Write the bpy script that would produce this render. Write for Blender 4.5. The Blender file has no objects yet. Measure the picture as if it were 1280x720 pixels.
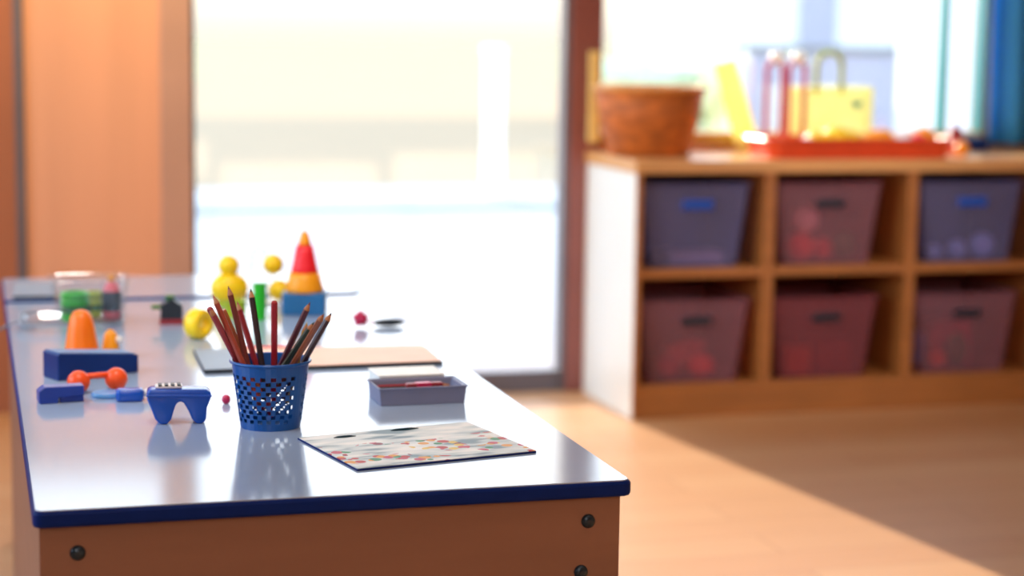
import bpy, bmesh, math, random
from mathutils import Vector, Matrix, Euler
random.seed(7)
PI = math.pi
C = bpy.context.scene.collection
R = math.radians

# ---------------------------------------------------------------- materials
def lin(c):
    if isinstance(c, str):
        c = [int(c[i:i+2], 16) / 255 for i in (0, 2, 4)]
    return tuple((x / 12.92 if x <= .04045 else ((x + .055) / 1.055) ** 2.4) for x in c)

def mat(name, col, rough=.5, noise=.06, scale=20, metal=0, spec=.5, stretch=(1, 1, 1), alpha=1, sub=0, coat=0, bump=0, trans=0, emis=0):
    m = bpy.data.materials.new(name); m.use_nodes = True
    nt = m.node_tree; N = nt.nodes; L = nt.links
    b = N['Principled BSDF']; c = lin(col)
    tc = N.new('ShaderNodeTexCoord'); mp = N.new('ShaderNodeMapping'); mp.inputs['Scale'].default_value = stretch
    nz = N.new('ShaderNodeTexNoise'); nz.inputs['Scale'].default_value = scale; nz.inputs['Detail'].default_value = 4
    rp = N.new('ShaderNodeValToRGB')
    rp.color_ramp.elements[0].position = .3; rp.color_ramp.elements[1].position = .7
    rp.color_ramp.elements[0].color = (*[max(0, x * (1 - noise * 2)) for x in c], 1)
    rp.color_ramp.elements[1].color = (*[min(1, x * (1 + noise)) for x in c], 1)
    L.new(tc.outputs['Object'], mp.inputs[0]); L.new(mp.outputs[0], nz.inputs['Vector'])
    L.new(nz.outputs['Fac'], rp.inputs[0]); L.new(rp.outputs[0], b.inputs['Base Color'])
    b.inputs['Roughness'].default_value = rough; b.inputs['Metallic'].default_value = metal
    b.inputs['Specular IOR Level'].default_value = spec
    b.inputs['Coat Weight'].default_value = coat
    b.inputs['Alpha'].default_value = alpha
    if trans: b.inputs['Transmission Weight'].default_value = trans
    if sub:
        b.inputs['Subsurface Weight'].default_value = sub; b.inputs['Subsurface Scale'].default_value = .02
    if bump:
        bp = N.new('ShaderNodeBump'); bp.inputs['Strength'].default_value = bump; bp.inputs['Distance'].default_value = .002
        L.new(nz.outputs['Fac'], bp.inputs['Height']); L.new(bp.outputs[0], b.inputs['Normal'])
    return m

def glassmat(name, col=(1, 1, 1), refl=.08, rough=.02):
    m = bpy.data.materials.new(name); m.use_nodes = True
    nt = m.node_tree; N = nt.nodes; L = nt.links; N.clear()
    out = N.new('ShaderNodeOutputMaterial'); t = N.new('ShaderNodeBsdfTransparent'); g = N.new('ShaderNodeBsdfGlossy')
    t.inputs[0].default_value = (*col, 1); g.inputs['Roughness'].default_value = rough
    mx = N.new('ShaderNodeMixShader'); mx.inputs[0].default_value = refl
    L.new(t.outputs[0], mx.inputs[1]); L.new(g.outputs[0], mx.inputs[2]); L.new(mx.outputs[0], out.inputs[0])
    return m

def plasticmat(name, col, clear=.4, rough=.25):
    m = mat(name, col, rough, .03, 12)
    nt = m.node_tree; N = nt.nodes; L = nt.links
    b = N['Principled BSDF']; out = N['Material Output']
    t = N.new('ShaderNodeBsdfTransparent'); t.inputs[0].default_value = (*[.3 + .7 * x for x in lin(col)], 1)
    tl = N.new('ShaderNodeBsdfTranslucent'); tl.inputs[0].default_value = (*lin(col), 1)
    m1 = N.new('ShaderNodeMixShader'); m1.inputs[0].default_value = .3
    m2 = N.new('ShaderNodeMixShader'); m2.inputs[0].default_value = clear
    L.new(b.outputs[0], m1.inputs[1]); L.new(tl.outputs[0], m1.inputs[2])
    L.new(m1.outputs[0], m2.inputs[1]); L.new(t.outputs[0], m2.inputs[2]); L.new(m2.outputs[0], out.inputs[0])
    return m

def floormat():
    m = bpy.data.materials.new('wood_floor'); m.use_nodes = True
    nt = m.node_tree; N = nt.nodes; L = nt.links; b = N['Principled BSDF']
    tc = N.new('ShaderNodeTexCoord'); mp = N.new('ShaderNodeMapping'); mp.inputs['Scale'].default_value = (1, 1, 1)
    br = N.new('ShaderNodeTexBrick'); br.inputs['Scale'].default_value = 1
    br.inputs['Brick Width'].default_value = 1.1; br.inputs['Row Height'].default_value = .14
    br.inputs['Mortar Size'].default_value = .0015
    br.inputs['Color1'].default_value = (*lin('D0A074'), 1); br.inputs['Color2'].default_value = (*lin('C89468'), 1)
    br.inputs['Mortar'].default_value = (*lin('A87850'), 1)
    nz = N.new('ShaderNodeTexNoise'); nz.inputs['Scale'].default_value = 6; nz.inputs['Detail'].default_value = 6
    mp2 = N.new('ShaderNodeMapping'); mp2.inputs['Scale'].default_value = (.6, 14, 1)
    mx = N.new('ShaderNodeMix'); mx.data_type = 'RGBA'; mx.blend_type = 'MULTIPLY'; mx.inputs[0].default_value = .25
    L.new(tc.outputs['Object'], mp.inputs[0]); L.new(mp.outputs[0], br.inputs[0])
    L.new(tc.outputs['Object'], mp2.inputs[0]); L.new(mp2.outputs[0], nz.inputs['Vector'])
    L.new(br.outputs[0], mx.inputs[6]); L.new(nz.outputs['Fac'], mx.inputs[7]); L.new(mx.outputs[2], b.inputs['Base Color'])
    b.inputs['Roughness'].default_value = .42
    return m

def bookletmat():
    """white cover with pale streaks and scattered flower blotches"""
    m = bpy.data.materials.new('printed_cover'); m.use_nodes = True
    nt = m.node_tree; N = nt.nodes; L = nt.links; b = N['Principled BSDF']
    tc = N.new('ShaderNodeTexCoord')
    def noise(scale, st=(1, 1, 1), det=2):
        mp = N.new('ShaderNodeMapping'); mp.inputs['Scale'].default_value = st
        n = N.new('ShaderNodeTexNoise'); n.inputs['Scale'].default_value = scale; n.inputs['Detail'].default_value = det
        L.new(tc.outputs['Object'], mp.inputs[0]); L.new(mp.outputs[0], n.inputs['Vector']); return n
    def ramp(src, stops):
        r = N.new('ShaderNodeValToRGB'); e = r.color_ramp.elements
        e[0].position = stops[0][0]; e[0].color = (*lin(stops[0][1]), 1)
        e[1].position = stops[1][0]; e[1].color = (*lin(stops[1][1]), 1)
        for p, c in stops[2:]:
            k = e.new(p); k.color = (*lin(c), 1)
        L.new(src, r.inputs[0]); return r
    base = ramp(noise(26, (.5, 1.6, 1)).outputs['Fac'], [(.36, '8298A0'), (.46, 'D0DAD8'), (.62, 'F4F4EE')])
    vo = N.new('ShaderNodeTexVoronoi'); vo.inputs['Scale'].default_value = 62
    L.new(tc.outputs['Object'], vo.inputs['Vector'])
    sp = N.new('ShaderNodeSeparateColor'); L.new(vo.outputs['Color'], sp.inputs[0])
    cols = ramp(sp.outputs[0], [(0, 'C0392B'), (.25, 'E8A13A'), (.45, '3F8F58'), (.6, 'C84B5E'), (.8, 'E9C75A'), (.95, '8C2F3A')])
    cols.color_ramp.interpolation = 'CONSTANT'
    # blotch mask: inside cells, only where a broad noise is high and near the booklet's middle band
    m1 = N.new('ShaderNodeMath'); m1.operation = 'LESS_THAN'; m1.inputs[1].default_value = .5
    L.new(vo.outputs['Distance'], m1.inputs[0])
    n2 = noise(14, (1, 1.3, 1), 1)
    m2 = N.new('ShaderNodeMath'); m2.operation = 'GREATER_THAN'; m2.inputs[1].default_value = .48
    L.new(n2.outputs['Fac'], m2.inputs[0])
    sx = N.new('ShaderNodeSeparateXYZ'); L.new(tc.outputs['Object'], sx.inputs[0])
    m3 = N.new('ShaderNodeMath'); m3.operation = 'LESS_THAN'; m3.inputs[1].default_value = .13
    L.new(sx.outputs['Y'], m3.inputs[0])
    a = N.new('ShaderNodeMath'); a.operation = 'MULTIPLY'; L.new(m1.outputs[0], a.inputs[0]); L.new(m2.outputs[0], a.inputs[1])
    a2 = N.new('ShaderNodeMath'); a2.operation = 'MULTIPLY'; L.new(a.outputs[0], a2.inputs[0]); L.new(m3.outputs[0], a2.inputs[1])
    mx = N.new('ShaderNodeMix'); mx.data_type = 'RGBA'
    L.new(a2.outputs[0], mx.inputs[0]); L.new(base.outputs[0], mx.inputs[6]); L.new(cols.outputs[0], mx.inputs[7])
    L.new(mx.outputs[2], b.inputs['Base Color']); b.inputs['Roughness'].default_value = .5; b.inputs['Specular IOR Level'].default_value = .15
    return m

M = {}
M['laminate'] = mat('white_laminate', 'A0B4CE', .12, .015, 3, spec=.9)
M['navy_edge'] = mat('navy_edge', '03236E', .5, .05, 30, spec=.12)
M['panel'] = mat('beech_panel', '8C6250', .5, .05, 3, stretch=(1, 1, 6))
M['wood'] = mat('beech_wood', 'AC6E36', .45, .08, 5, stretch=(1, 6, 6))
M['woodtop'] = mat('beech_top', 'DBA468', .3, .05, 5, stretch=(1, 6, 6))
M['shelfside'] = mat('white_side', 'EDF2F0', .35, .02, 3)
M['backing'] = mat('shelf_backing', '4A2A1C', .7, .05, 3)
M['floor'] = floormat()
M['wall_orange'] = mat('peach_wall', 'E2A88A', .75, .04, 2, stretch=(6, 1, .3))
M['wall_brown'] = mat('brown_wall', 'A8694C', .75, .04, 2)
M['wall'] = mat('cream_wall', 'D8C2A8', .85, .03, 3)
M['ceil'] = mat('ceiling_paint', 'D9CDBE', .9, .02, 3)
M['frame'] = mat('mauve_frame', 'C09A8C', .5, .04, 4)
M['frame_dark'] = mat('plum_frame', '8C5450', .5, .05, 4)
M['frame_grey'] = mat('grey_frame', '62606C', .45, .04, 4)
M['teal'] = mat('teal_frame', '1E8C92', .4, .04, 6)
M['sill'] = mat('oak_sill', 'B4862E', .5, .06, 6)
M['steel'] = mat('bolt_steel', '2E3D4C', .3, .05, 60, metal=.6)
M['brass'] = mat('brass', 'F2DA88', .4, .04, 30)
M['glass'] = glassmat('window_glass')
M['clear'] = glassmat('clear_plastic', (.96, .98, .99), .09, .06)
M['cup'] = mat('blue_plastic', '0A55A6', .28, .04, 20)
M['navy'] = mat('navy_plastic', '0A2E72', .4, .05, 20, spec=.25)
M['blue'] = mat('bright_blue', '0E52BC', .25, .04, 20)
M['blue2'] = mat('deep_blue', '1A3C9C', .3, .04, 20)
M['pale'] = mat('pale_blue', '5FA0E0', .3, .04, 20)
M['orange'] = mat('orange_plastic', 'FF7A0A', .4, .04, 20, sub=.15)
M['redor'] = mat('red_orange', 'FF5512', .4, .04, 20, sub=.15)
M['yellow'] = mat('yellow_plastic', 'FFD60C', .4, .04, 20, sub=.1)
M['amber'] = mat('amber_plastic', 'FFA512', .4, .04, 20, sub=.1)
M['red'] = mat('red_plastic', 'F2182C', .4, .04, 20)
M['tblue'] = mat('toy_blue', '1B6CA8', .4, .04, 20)
M['green'] = mat('green_plastic', '18B81E', .4, .05, 20)
M['dgreen'] = mat('dark_green', '0E6A2A', .35, .1, 40)
M['olive'] = mat('yellow_green', 'A8BC1C', .4, .08, 30)
M['dark'] = mat('dark_navy', '10202E', .45, .06, 30)
M['maroon'] = mat('maroon', '8E1F2C', .45, .06, 30)
M['magenta'] = mat('magenta', 'C21C54', .4, .06, 30)
M['pink'] = mat('coral_pink', 'E0606A', .4, .06, 30)
M['white'] = mat('white_plastic', 'F0F0F0', .3, .02, 20)
M['paper'] = mat('white_paper', 'EEF0EC', .6, .02, 30)
M['ink'] = mat('dark_ink', '12303C', .9, .05, 40, spec=0)
M['greybox'] = mat('grey_card', '7C82A0', .5, .03, 20)
M['tan'] = mat('pink_tan_paper', 'F0C2A8', .55, .05, 8, stretch=(1, 4, 1))
M['slate'] = mat('slate_cover', '76889C', .45, .05, 12)
M['booklet'] = bookletmat()
M['basket'] = mat('woven_basket', 'C46A24', .6, .25, 22, bump=.6, stretch=(1, 1, 2))
M['rimwood'] = mat('basket_rim', 'E09A48', .5, .08, 20)
M['tray'] = mat('red_tray', 'D8481E', .4, .06, 10)
M['bin_lav'] = plasticmat('lavender_bin', 'C4C4EC', .8)
M['bin_pink'] = plasticmat('pinkish_bin', 'E6B8C4', .8)
M['bin_red'] = plasticmat('rosy_bin', 'D48890', .72)
M['curtain'] = plasticmat('blue_curtain', '48B4F4', 0, .8)
M['bagy'] = plasticmat('yellow_green_bag', 'F6F8D4', .45)
M['sheety'] = plasticmat('yellow_sheet', 'F8F2A0', .25)
M['paving'] = mat('pale_paving', 'A4A8AA', .9, .02, 2, spec=0)
M['kerb'] = mat('grey_kerb', '80888C', .9, .03, 2, spec=0)
M['sand'] = mat('sandy_ground', '908674', .95, .01, .4, spec=0)
M['glow_mid'] = mat('mid_glow_ground', 'A4927A', .95, .01, .4, spec=0)  # warm tone carries part of the glow over the far ground
M['glow_far'] = mat('far_glow_ground', 'A0967A', .95, .01, .1, spec=0)  # yellow of distant haze and glow put into the ground colour
M['hedge'] = mat('hedge_leaves', 'B8C8A4', .9, .08, 3)
M['lavwall'] = mat('lavender_wall', 'A2A8BC', .9, .02, 2)
M['house'] = mat('pale_house', 'E6EEF4', .9, .03, 1)
M['lead_w'] = mat('pencil_wood', 'A8704C', .6, .05, 60)
M['lead'] = mat('pencil_lead', '2A2024', .5, .05, 60)

# ---------------------------------------------------------------- mesh helpers
class B:
    def __init__(s): s.bm = bmesh.new()
    def _x(s, vs, rot, loc):
        mt = Matrix.Translation(loc) @ (rot.to_matrix().to_4x4() if rot else Matrix())
        bmesh.ops.transform(s.bm, matrix=mt, verts=vs)
    def box(s, x0, x1, y0, y1, z0, z1, rot=None, piv=None):
        g = bmesh.ops.create_cube(s.bm, size=1)['verts']
        bmesh.ops.scale(s.bm, vec=(x1 - x0, y1 - y0, z1 - z0), verts=g)
        if rot: bmesh.ops.rotate(s.bm, cent=(0, 0, 0), matrix=rot.to_matrix(), verts=g)
        bmesh.ops.translate(s.bm, vec=((x0 + x1) / 2, (y0 + y1) / 2, (z0 + z1) / 2), verts=g)
        return s
    def sphere(s, c, r, sc=(1, 1, 1), seg=24):
        g = bmesh.ops.create_uvsphere(s.bm, u_segments=seg, v_segments=seg // 2, radius=r)['verts']
        bmesh.ops.scale(s.bm, vec=sc, verts=g); bmesh.ops.translate(s.bm, vec=c, verts=g); return s
    def tube(s, pts, rads, seg=10, cap=True, closed=False):
        pts = [Vector(p) for p in pts]; n = len(pts)
        if not isinstance(rads, (list, tuple)): rads = [rads] * n
        rings = []; up = None
        for i, p in enumerate(pts):
            if closed: d = pts[(i + 1) % n] - pts[i - 1]
            else: d = pts[min(i + 1, n - 1)] - pts[max(i - 1, 0)]
            d.normalize()
            if up is None:
                up = Vector((0, 0, 1)) if abs(d.z) < .9 else Vector((1, 0, 0))
            a = d.cross(up).normalized(); up = a.cross(d).normalized()
            rings.append([s.bm.verts.new(p + (a * math.cos(2 * PI * k / seg) + up * math.sin(2 * PI * k / seg)) * rads[i]) for k in range(seg)])
        for i in range(n if closed else n - 1):
            A, Bq = rings[i], rings[(i + 1) % n]
            for k in range(seg): s.bm.faces.new((A[k], A[(k + 1) % seg], Bq[(k + 1) % seg], Bq[k]))
        if cap and not closed:
            s.bm.faces.new(rings[0][::-1]); s.bm.faces.new(rings[-1])
        return s
    def lathe(s, prof, loc=(0, 0, 0), seg=32, rot=None, sq=0):
        """prof: (r, z) pairs; r=0 closes"""
        new = []; rings = []
        for r, z in prof:
            if r < 1e-6:
                v = s.bm.verts.new((0, 0, z)); rings.append([v]); new.append(v)
            else:
                ring = []
                for k in range(seg):
                    a = 2 * PI * k / seg
                    q = 1
                    if sq:
                        ca, sa = abs(math.cos(a)), abs(math.sin(a)); q = (ca ** sq + sa ** sq) ** (-1 / sq)
                    v = s.bm.verts.new((r * q * math.cos(a), r * q * math.sin(a), z)); ring.append(v); new.append(v)
                rings.append(ring)
        for a, b in zip(rings, rings[1:]):
            if len(a) == 1 and len(b) == 1: continue
            for k in range(seg):
                k2 = (k + 1) % seg
                if len(a) == 1: s.bm.faces.new((a[0], b[k2], b[k]))
                elif len(b) == 1: s.bm.faces.new((a[k], a[k2], b[0]))
                else: s.bm.faces.new((a[k], a[k2], b[k2], b[k]))
        if rot: bmesh.ops.rotate(s.bm, cent=(0, 0, 0), matrix=rot.to_matrix(), verts=new)
        bmesh.ops.translate(s.bm, vec=loc, verts=new)
        return s
    def prism(s, poly, y0, y1):
        a = [s.bm.verts.new((x, y0, z)) for x, z in poly]; b = [s.bm.verts.new((x, y1, z)) for x, z in poly]
        s.bm.faces.new(a); s.bm.faces.new(b[::-1]); n = len(poly)
        for i in range(n): s.bm.faces.new((a[i], b[i], b[(i + 1) % n], a[(i + 1) % n]))
        return s
    def slab(s, poly, z0, z1):
        a = [s.bm.verts.new((x, y, z0)) for x, y in poly]; b = [s.bm.verts.new((x, y, z1)) for x, y in poly]
        s.bm.faces.new(a[::-1]); s.bm.faces.new(b); n = len(poly)
        for i in range(n): s.bm.faces.new((a[i], a[(i + 1) % n], b[(i + 1) % n], b[i]))
        return s
    def quad(s, *ps):
        s.bm.faces.new([s.bm.verts.new(p) for p in ps]); return s
    def build(s, name, m, parent=None, loc=(0, 0, 0), rz=0, bevel=0, smooth=False, sub=0, solid=0, seg=2):
        bmesh.ops.recalc_face_normals(s.bm, faces=s.bm.faces)
        me = bpy.data.meshes.new(name); s.bm.to_mesh(me); s.bm.free()
        o = bpy.data.objects.new(name, me); C.objects.link(o)
        o.location = loc; o.rotation_euler = (0, 0, rz)
        if parent: o.parent = parent
        me.materials.append(M[m])
        if smooth:
            for p in me.polygons: p.use_smooth = True
        if solid:
            md = o.modifiers.new('solid', 'SOLIDIFY'); md.thickness = solid; md.offset = -1
        if bevel:
            md = o.modifiers.new('bevel', 'BEVEL'); md.width = bevel; md.segments = seg; md.limit_method = 'ANGLE'; md.angle_limit = R(35)
            md.harden_normals = False
        if sub:
            md = o.modifiers.new('sub', 'SUBSURF'); md.levels = sub; md.render_levels = sub
        return o

def tag(o, label, cat, group=None):
    o['label'] = label; o['category'] = cat
    if group: o['group'] = group
    return o
def thing(name, label, cat, loc=(0, 0, 0), rz=0, group=None):
    o = bpy.data.objects.new(name, None); C.objects.link(o); o.empty_display_size = .05
    o.location = loc; o.rotation_euler = (0, 0, rz); return tag(o, label, cat, group)
def struct(o):
    o['kind'] = 'structure'; return o
def roundrect(x0, x1, y0, y1, r, n=5):
    P = []
    for cx, cy, a0 in ((x1 - r, y1 - r, 0), (x0 + r, y1 - r, 90), (x0 + r, y0 + r, 180), (x1 - r, y0 + r, 270)):
        for k in range(n + 1):
            a = R(a0 + 90 * k / n); P.append((cx + r * math.cos(a), cy + r * math.sin(a)))
    return P

T = .557          # height of the table top
# ================================================================ room shell
struct(B().box(-2.6, 5.2, -2.2, 5.5, -.1, 0).build('floor', 'floor'))
struct(B().box(-2.6, 5.2, -2.2, 5.6, 2.75, 2.85).build('ceiling', 'ceil'))
struct(B().box(-2.7, -2.6, -2.2, 5.6, 0, 2.75).build('wall_left', 'wall'))
struct(B().box(5.2, 5.3, -2.2, 5.6, 0, 2.75).build('wall_right', 'wall'))
struct(B().box(-2.6, 5.2, -2.3, -2.2, 0, 2.75).build('wall_rear', 'wall'))
w = B()
w.box(-2.6, .525, 5.5, 5.6, 0, 1.30)                  # low wall left of the glass door, added panes above it
w.box(-2.6, .525, 5.5, 5.6, 2.45, 2.75)
w.box(.525, 3.15, 5.5, 5.6, 2.35, 2.75)
w.box(1.84, 3.15, 5.5, 5.6, 0, .76)
w.box(3.15, 5.2, 5.5, 5.6, 0, 2.75)
struct(w.build('wall_back', 'wall_orange'))
# vertical strips on the orange wall
struct(B().box(.124, .150, 5.484, 5.50, 0, 1.30).build('trim_1', 'frame_grey', bevel=.004))
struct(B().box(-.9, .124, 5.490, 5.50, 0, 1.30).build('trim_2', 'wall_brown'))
struct(B().box(-2.6, .525, 5.48, 5.62, 1.28, 1.31).build('trim_3', 'frame'))
o = struct(B().box(-2.6, .525, 5.54, 5.546, 1.31, 2.45).build('added_transom', 'glass'))  # unseen panes, added so the table front reflects bluish sky
for xx in (-1.6, -.55):
    B().box(xx - .03, xx + .03, 5.51, 5.59, 1.31, 2.45).build('window_frame', 'frame', o)
# glass door
d = bpy.data.objects.new('door_1', None); C.objects.link(d); d.location = (1.17, 5.53, 0); struct(d)
def dl(x): return x - 1.17
B().box(dl(.525), dl(.612), -.04, .04, 0, 2.35).build('door_frame', 'frame', d, bevel=.004)
B().box(dl(.612), dl(.624), -.02, .04, 0, 2.35).build('gasket', 'steel', d)
B().box(dl(.624), dl(1.728), -.03, .03, 0, .066).build('door_rail', 'frame_grey', d, bevel=.004)
B().box(dl(.624), dl(1.728), -.03, .03, 2.27, 2.35).build('door_rail', 'frame_grey', d, bevel=.004)
B().box(dl(1.728), dl(1.745), -.035, .03, 0, 2.35).build('gasket', 'frame_grey', d)
B().box(dl(1.745), dl(1.845), -.045, .05, 0, 2.35).build('door_frame', 'frame_dark', d, bevel=.005)
B().box(dl(.624), dl(1.728), .0, .006, .066, 2.27).build('pane', 'glass', d)
h = B().box(dl(1.79), dl(1.826), -.085, -.07, .765, 1.04); h.box(dl(1.80), dl(1.818), -.075, -.04, .82, .85); h.box(dl(1.80), dl(1.818), -.075, -.04, 1.0, 1.03)
h.build('door_handle', 'brass', d, bevel=.004)
# window right of the door
wn = bpy.data.objects.new('window_2', None); C.objects.link(wn); wn.location = (2.5, 5.53, .76); struct(wn)
def wl(x): return x - 2.5
B().box(wl(1.845), wl(3.15), 0, .006, .03, 1.59).build('pane', 'glass', wn)
B().box(wl(1.845), wl(3.15), -.05, .05, 0, .035).build('sill', 'sill', wn, bevel=.004)
B().box(wl(3.0), wl(3.014), -.03, .03, .035, 1.59).build('window_frame', 'teal', wn, bevel=.003)
B().box(wl(3.135), wl(3.15), -.03, .04, .035, 1.59).build('window_frame', 'teal', wn, bevel=.003)

# curtain
def curtain():
    n = 90; b = B(); top = []; bot = []
    for k in range(n + 1):
        u = k / n
        x = u * .75; y = .028 * math.sin(u * 2 * PI * 7) + .01 * math.sin(u * 31)
        col = [b.bm.verts.new((x * (1 + .0 * j) + (1 - j / 11) * .03 * (1 - u), y * (.6 + .4 * (1 - j / 11)), 1.5 * j / 11)) for j in range(12)]
        if k:
            for j in range(11): b.bm.faces.new((prev[j], col[j], col[j + 1], prev[j + 1]))
        prev = col
    return b
tc_ = thing('curtain', 'blue floor to ceiling curtain hanging beside the window at the right', 'curtain', (3.085, 5.40, .762))
curtain().build('fabric', 'curtain', tc_, smooth=True, solid=.004)
B().tube([(-.1, 0, 1.53), (.9, 0, 1.53)], .012).build('rail', 'steel', tc_)
for k in range(8): B().tube([(.03 + k * .1 + .02 * math.cos(a), 0, 1.515 + .02 * math.sin(a)) for a in [2 * PI * i / 10 for i in range(10)]], .003, 6, closed=True).build('ring', 'steel', tc_)

# ================================================================ outside
struct(B().box(-30, 40, 5.6, 13.2, -.06, -.01).build('terrace', 'paving'))
struct(B().box(-30, 40, 11.3, 11.75, -.05, .0).build('kerb_strip', 'kerb'))
struct(B().box(-120, 160, 13.2, 24, -.06, -.012).build('sandy_ground', 'sand'))
struct(B().box(-120, 160, 24, 40, -.06, -.012).build('mid_glow_ground', 'glow_mid'))  # middle band of the glow painted into the ground
struct(B().box(-120, 160, 40, 260, -.06, -.012).build('far_glow_ground', 'glow_far'))  # far band, low sun glow and haze painted as ground colour
struct(B().box(-5, -.05, 10, 10.3, -.01, 3.4).build('sun_blocker', 'paving'))  # unseen slab added to keep the sun off the table
t = thing('bollard', 'white square post standing on the paving outside the glass door', 'post', (3.40, 12.4, -.01))
B().box(-.055, .055, -.055, .055, 0, .95).build('post', 'white', t, bevel=.01)
B().slab([(-.065, -.065), (.065, -.065), (.065, .065), (-.065, .065)], .95, 1.0).build('cap', 'white', t, bevel=.015)
t = thing('garden_wall', 'lavender grey garden wall seen through the right window', 'wall', (8.3, 16.2, -.01))
B().box(-1.45, 2.6, 0, .2, 0, .96).build('wall_panel', 'lavwall', t)
B().box(-1.5, 2.65, -.04, .24, .96, 1.02).build('coping', 'kerb', t, bevel=.01)
t = thing('glare_pillar', 'tall white pillar added outside the right window for an overexposed pane', 'pillar', (7.70, 14.2, -.01))  # added white slab, makes the pane beside the curtain look overexposed
B().box(-.31, .33, -.15, .15, 0, 2.6).build('shaft', 'white', t, bevel=.01)
B().box(-.36, .38, -.20, .20, 2.6, 2.7).build('cap', 'white', t, bevel=.01)
# hedge: clipped, lumpy
hb = B(); 
for i in range(90):
    hb.sphere((random.uniform(0, 1.25), random.uniform(0, .45), random.uniform(.1, .72)), random.uniform(.12, .22), seg=10)
tag(hb.build('hedge', 'hedge', None, (5.25, 15.9, -.01), smooth=True), 'pale green clipped hedge outside the right window', 'hedge')
t = thing('house', 'pale blue white house front far behind the garden wall', 'house', (8.3, 21, -.01))
B().box(0, 9, 0, 3, 0, 3.2).build('wall_panel', 'house', t)
for xx in (1.2, 4.3):
    B().box(xx, xx + .45, -.12, 0, 0, 3.2).build('pillar', 'lavwall', t, bevel=.02)
B().box(-.2, 9.2, -.3, 3.2, 3.2, 3.4).build('roof', 'kerb', t)
for xx in (2.2, 5.6):
    fo = B().box(xx, xx + 1.4, -.04, 0, 1.2, 2.3).build('window', 'white', t)
    B().box(xx + .06, xx + 1.34, -.05, -.035, 1.26, 2.24).build('pane', 'house', fo)

# ================================================================ low cube shelf
SX, SY, SH, SD = 1.80, 5.033, .74, .455
sh = thing('storage_shelf', 'low beech shelf of open cubbies with a white side panel', 'shelf', (SX, SY, 0))
LEN = 1.80; DIV = [.408, .860, 1.31]
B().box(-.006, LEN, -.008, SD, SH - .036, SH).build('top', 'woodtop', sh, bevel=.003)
B().box(0, .016, .004, SD, 0, SH - .036).build('side_panel', 'shelfside', sh)
B().box(0, .016, -.006, .004, 0, SH - .036).build('edge_band', 'wood', sh)
B().box(LEN - .016, LEN, 0, SD, 0, SH - .036).build('side_panel', 'wood', sh)
for x in DIV: B().box(x - .017, x + .017, 0, SD - .01, .097, SH - .036).build('divider', 'wood', sh, bevel=.002)
B().box(.016, LEN - .016, 0.002, SD - .01, .405, .432).build('shelf_board', 'wood', sh, bevel=.002)
B().box(.016, LEN - .016, 0.0, SD - .01, .072, .097).build('bottom_board', 'wood', sh, bevel=.002)
B().box(.016, LEN - .016, 0.0, .02, 0, .072).build('plinth', 'wood', sh)
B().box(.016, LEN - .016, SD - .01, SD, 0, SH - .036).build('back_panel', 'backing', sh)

def make_bin(label, loc, mname, hcol, H=.225, W=.325):
    t = thing('storage_bin', label, 'bin', loc, 0, 'plastic bins in the cubbies')
    W2 = W / 2; wb = W2 - .030; D0 = .0; D = .36
    yb0, yb1 = .012, D - .02
    def ring(z, k, off=0):
        hw = wb + (W2 - wb) * k - off; f = yb0 * (1 - k) + off; g = yb1 + (D - yb1) * k - off
        return [(x, y, z) for x, y in roundrect(-hw, hw, f, g, .02)]
    b = B(); rings = [[b.bm.verts.new(p) for p in ring(z, k)] for z, k in ((0, 0), (.01, .03), (H * .5, .5), (H, 1))]
    n = len(rings[0])
    b.bm.faces.new(rings[0][::-1])
    for A, Q in zip(rings, rings[1:]):
        for i in range(n): b.bm.faces.new((A[i], A[(i + 1) % n], Q[(i + 1) % n], Q[i]))
    b.build('bin_body', mname, t, solid=.003, smooth=False)
    b = B(); P = ring(H, 1)
    b.tube([(x * 1.012, y, z) for x, y, z in P], .006, 6, closed=True).build('rim', mname, t)
    # raised surround and plate coloured like the shaded inside of a hand slot
    hz = H - .055; k = hz / H; fy = yb0 * (1 - k)
    s_ = B().box(-.058, .058, fy - .006, fy + .002, hz - .020, hz + .020).build('handle_surround', mname, t, bevel=.006)
    B().box(-.047, .047, fy - .0085, fy - .004, hz - .013, hz + .013).build('slot_plate', hcol, s_, bevel=.006)
    return t

# cubby centres
cub = [(.016 + .391) / 2, (.425 + .843) / 2, (.877 + 1.293) / 2]
zU, zL = .4325, .0975
bins = [
    (cub[0] - .012, zU, 'bin_lav', 'blue', 'greyish lavender bin in the top left cubby of the shelf', .235, .33),
    (cub[1] - .03, zU, 'bin_pink', 'dark', 'translucent bin holding a red and cream toy in the top middle cubby', .235, .34),
    (cub[2] - .02, zU, 'bin_lav', 'blue', 'pale lavender bin with white balls in the top right cubby', .235, .34),
    (cub[0] - .006, zL, 'bin_pink', 'dark', 'pinkish bin with red pieces in the bottom left cubby', .235, .335),
    (cub[1] - .03, zL, 'bin_red', 'dark', 'dull red bin in the bottom middle cubby', .235, .34),
    (cub[2] - .02, zL, 'bin_pink', 'dark', 'pinkish bin with a green toy inside in the bottom right cubby', .235, .34)]
for x, z, mm, hc, lb, H, W in bins:
    make_bin(lb, (SX + x, SY + .02, z), mm, hc, H, W)
def ball(name, label, cat, x, y, z, r, m, sc=(1, 1, 1), group=None):
    o = B().sphere((0, 0, r * sc[2]), r, sc).build(name, m, None, (x, y, z), smooth=True)
    return tag(o, label, cat, group)
def blockobj(name, label, cat, x, y, z, sx, sy, sz, m, rz=0, group=None, bev=.006):
    o = B().box(-sx / 2, sx / 2, -sy / 2, sy / 2, 0, sz).build(name, m, None, (x, y, z), rz, bevel=bev)
    return tag(o, label, cat, group)
F = SY + .02
e = .0035
x = SX + cub[0] - .012
blockobj('card_stack', 'pale stack of cards lying inside the top left bin', 'cards', x + .02, F + .10, zU + e, .17, .12, .035, 'tan')
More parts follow.
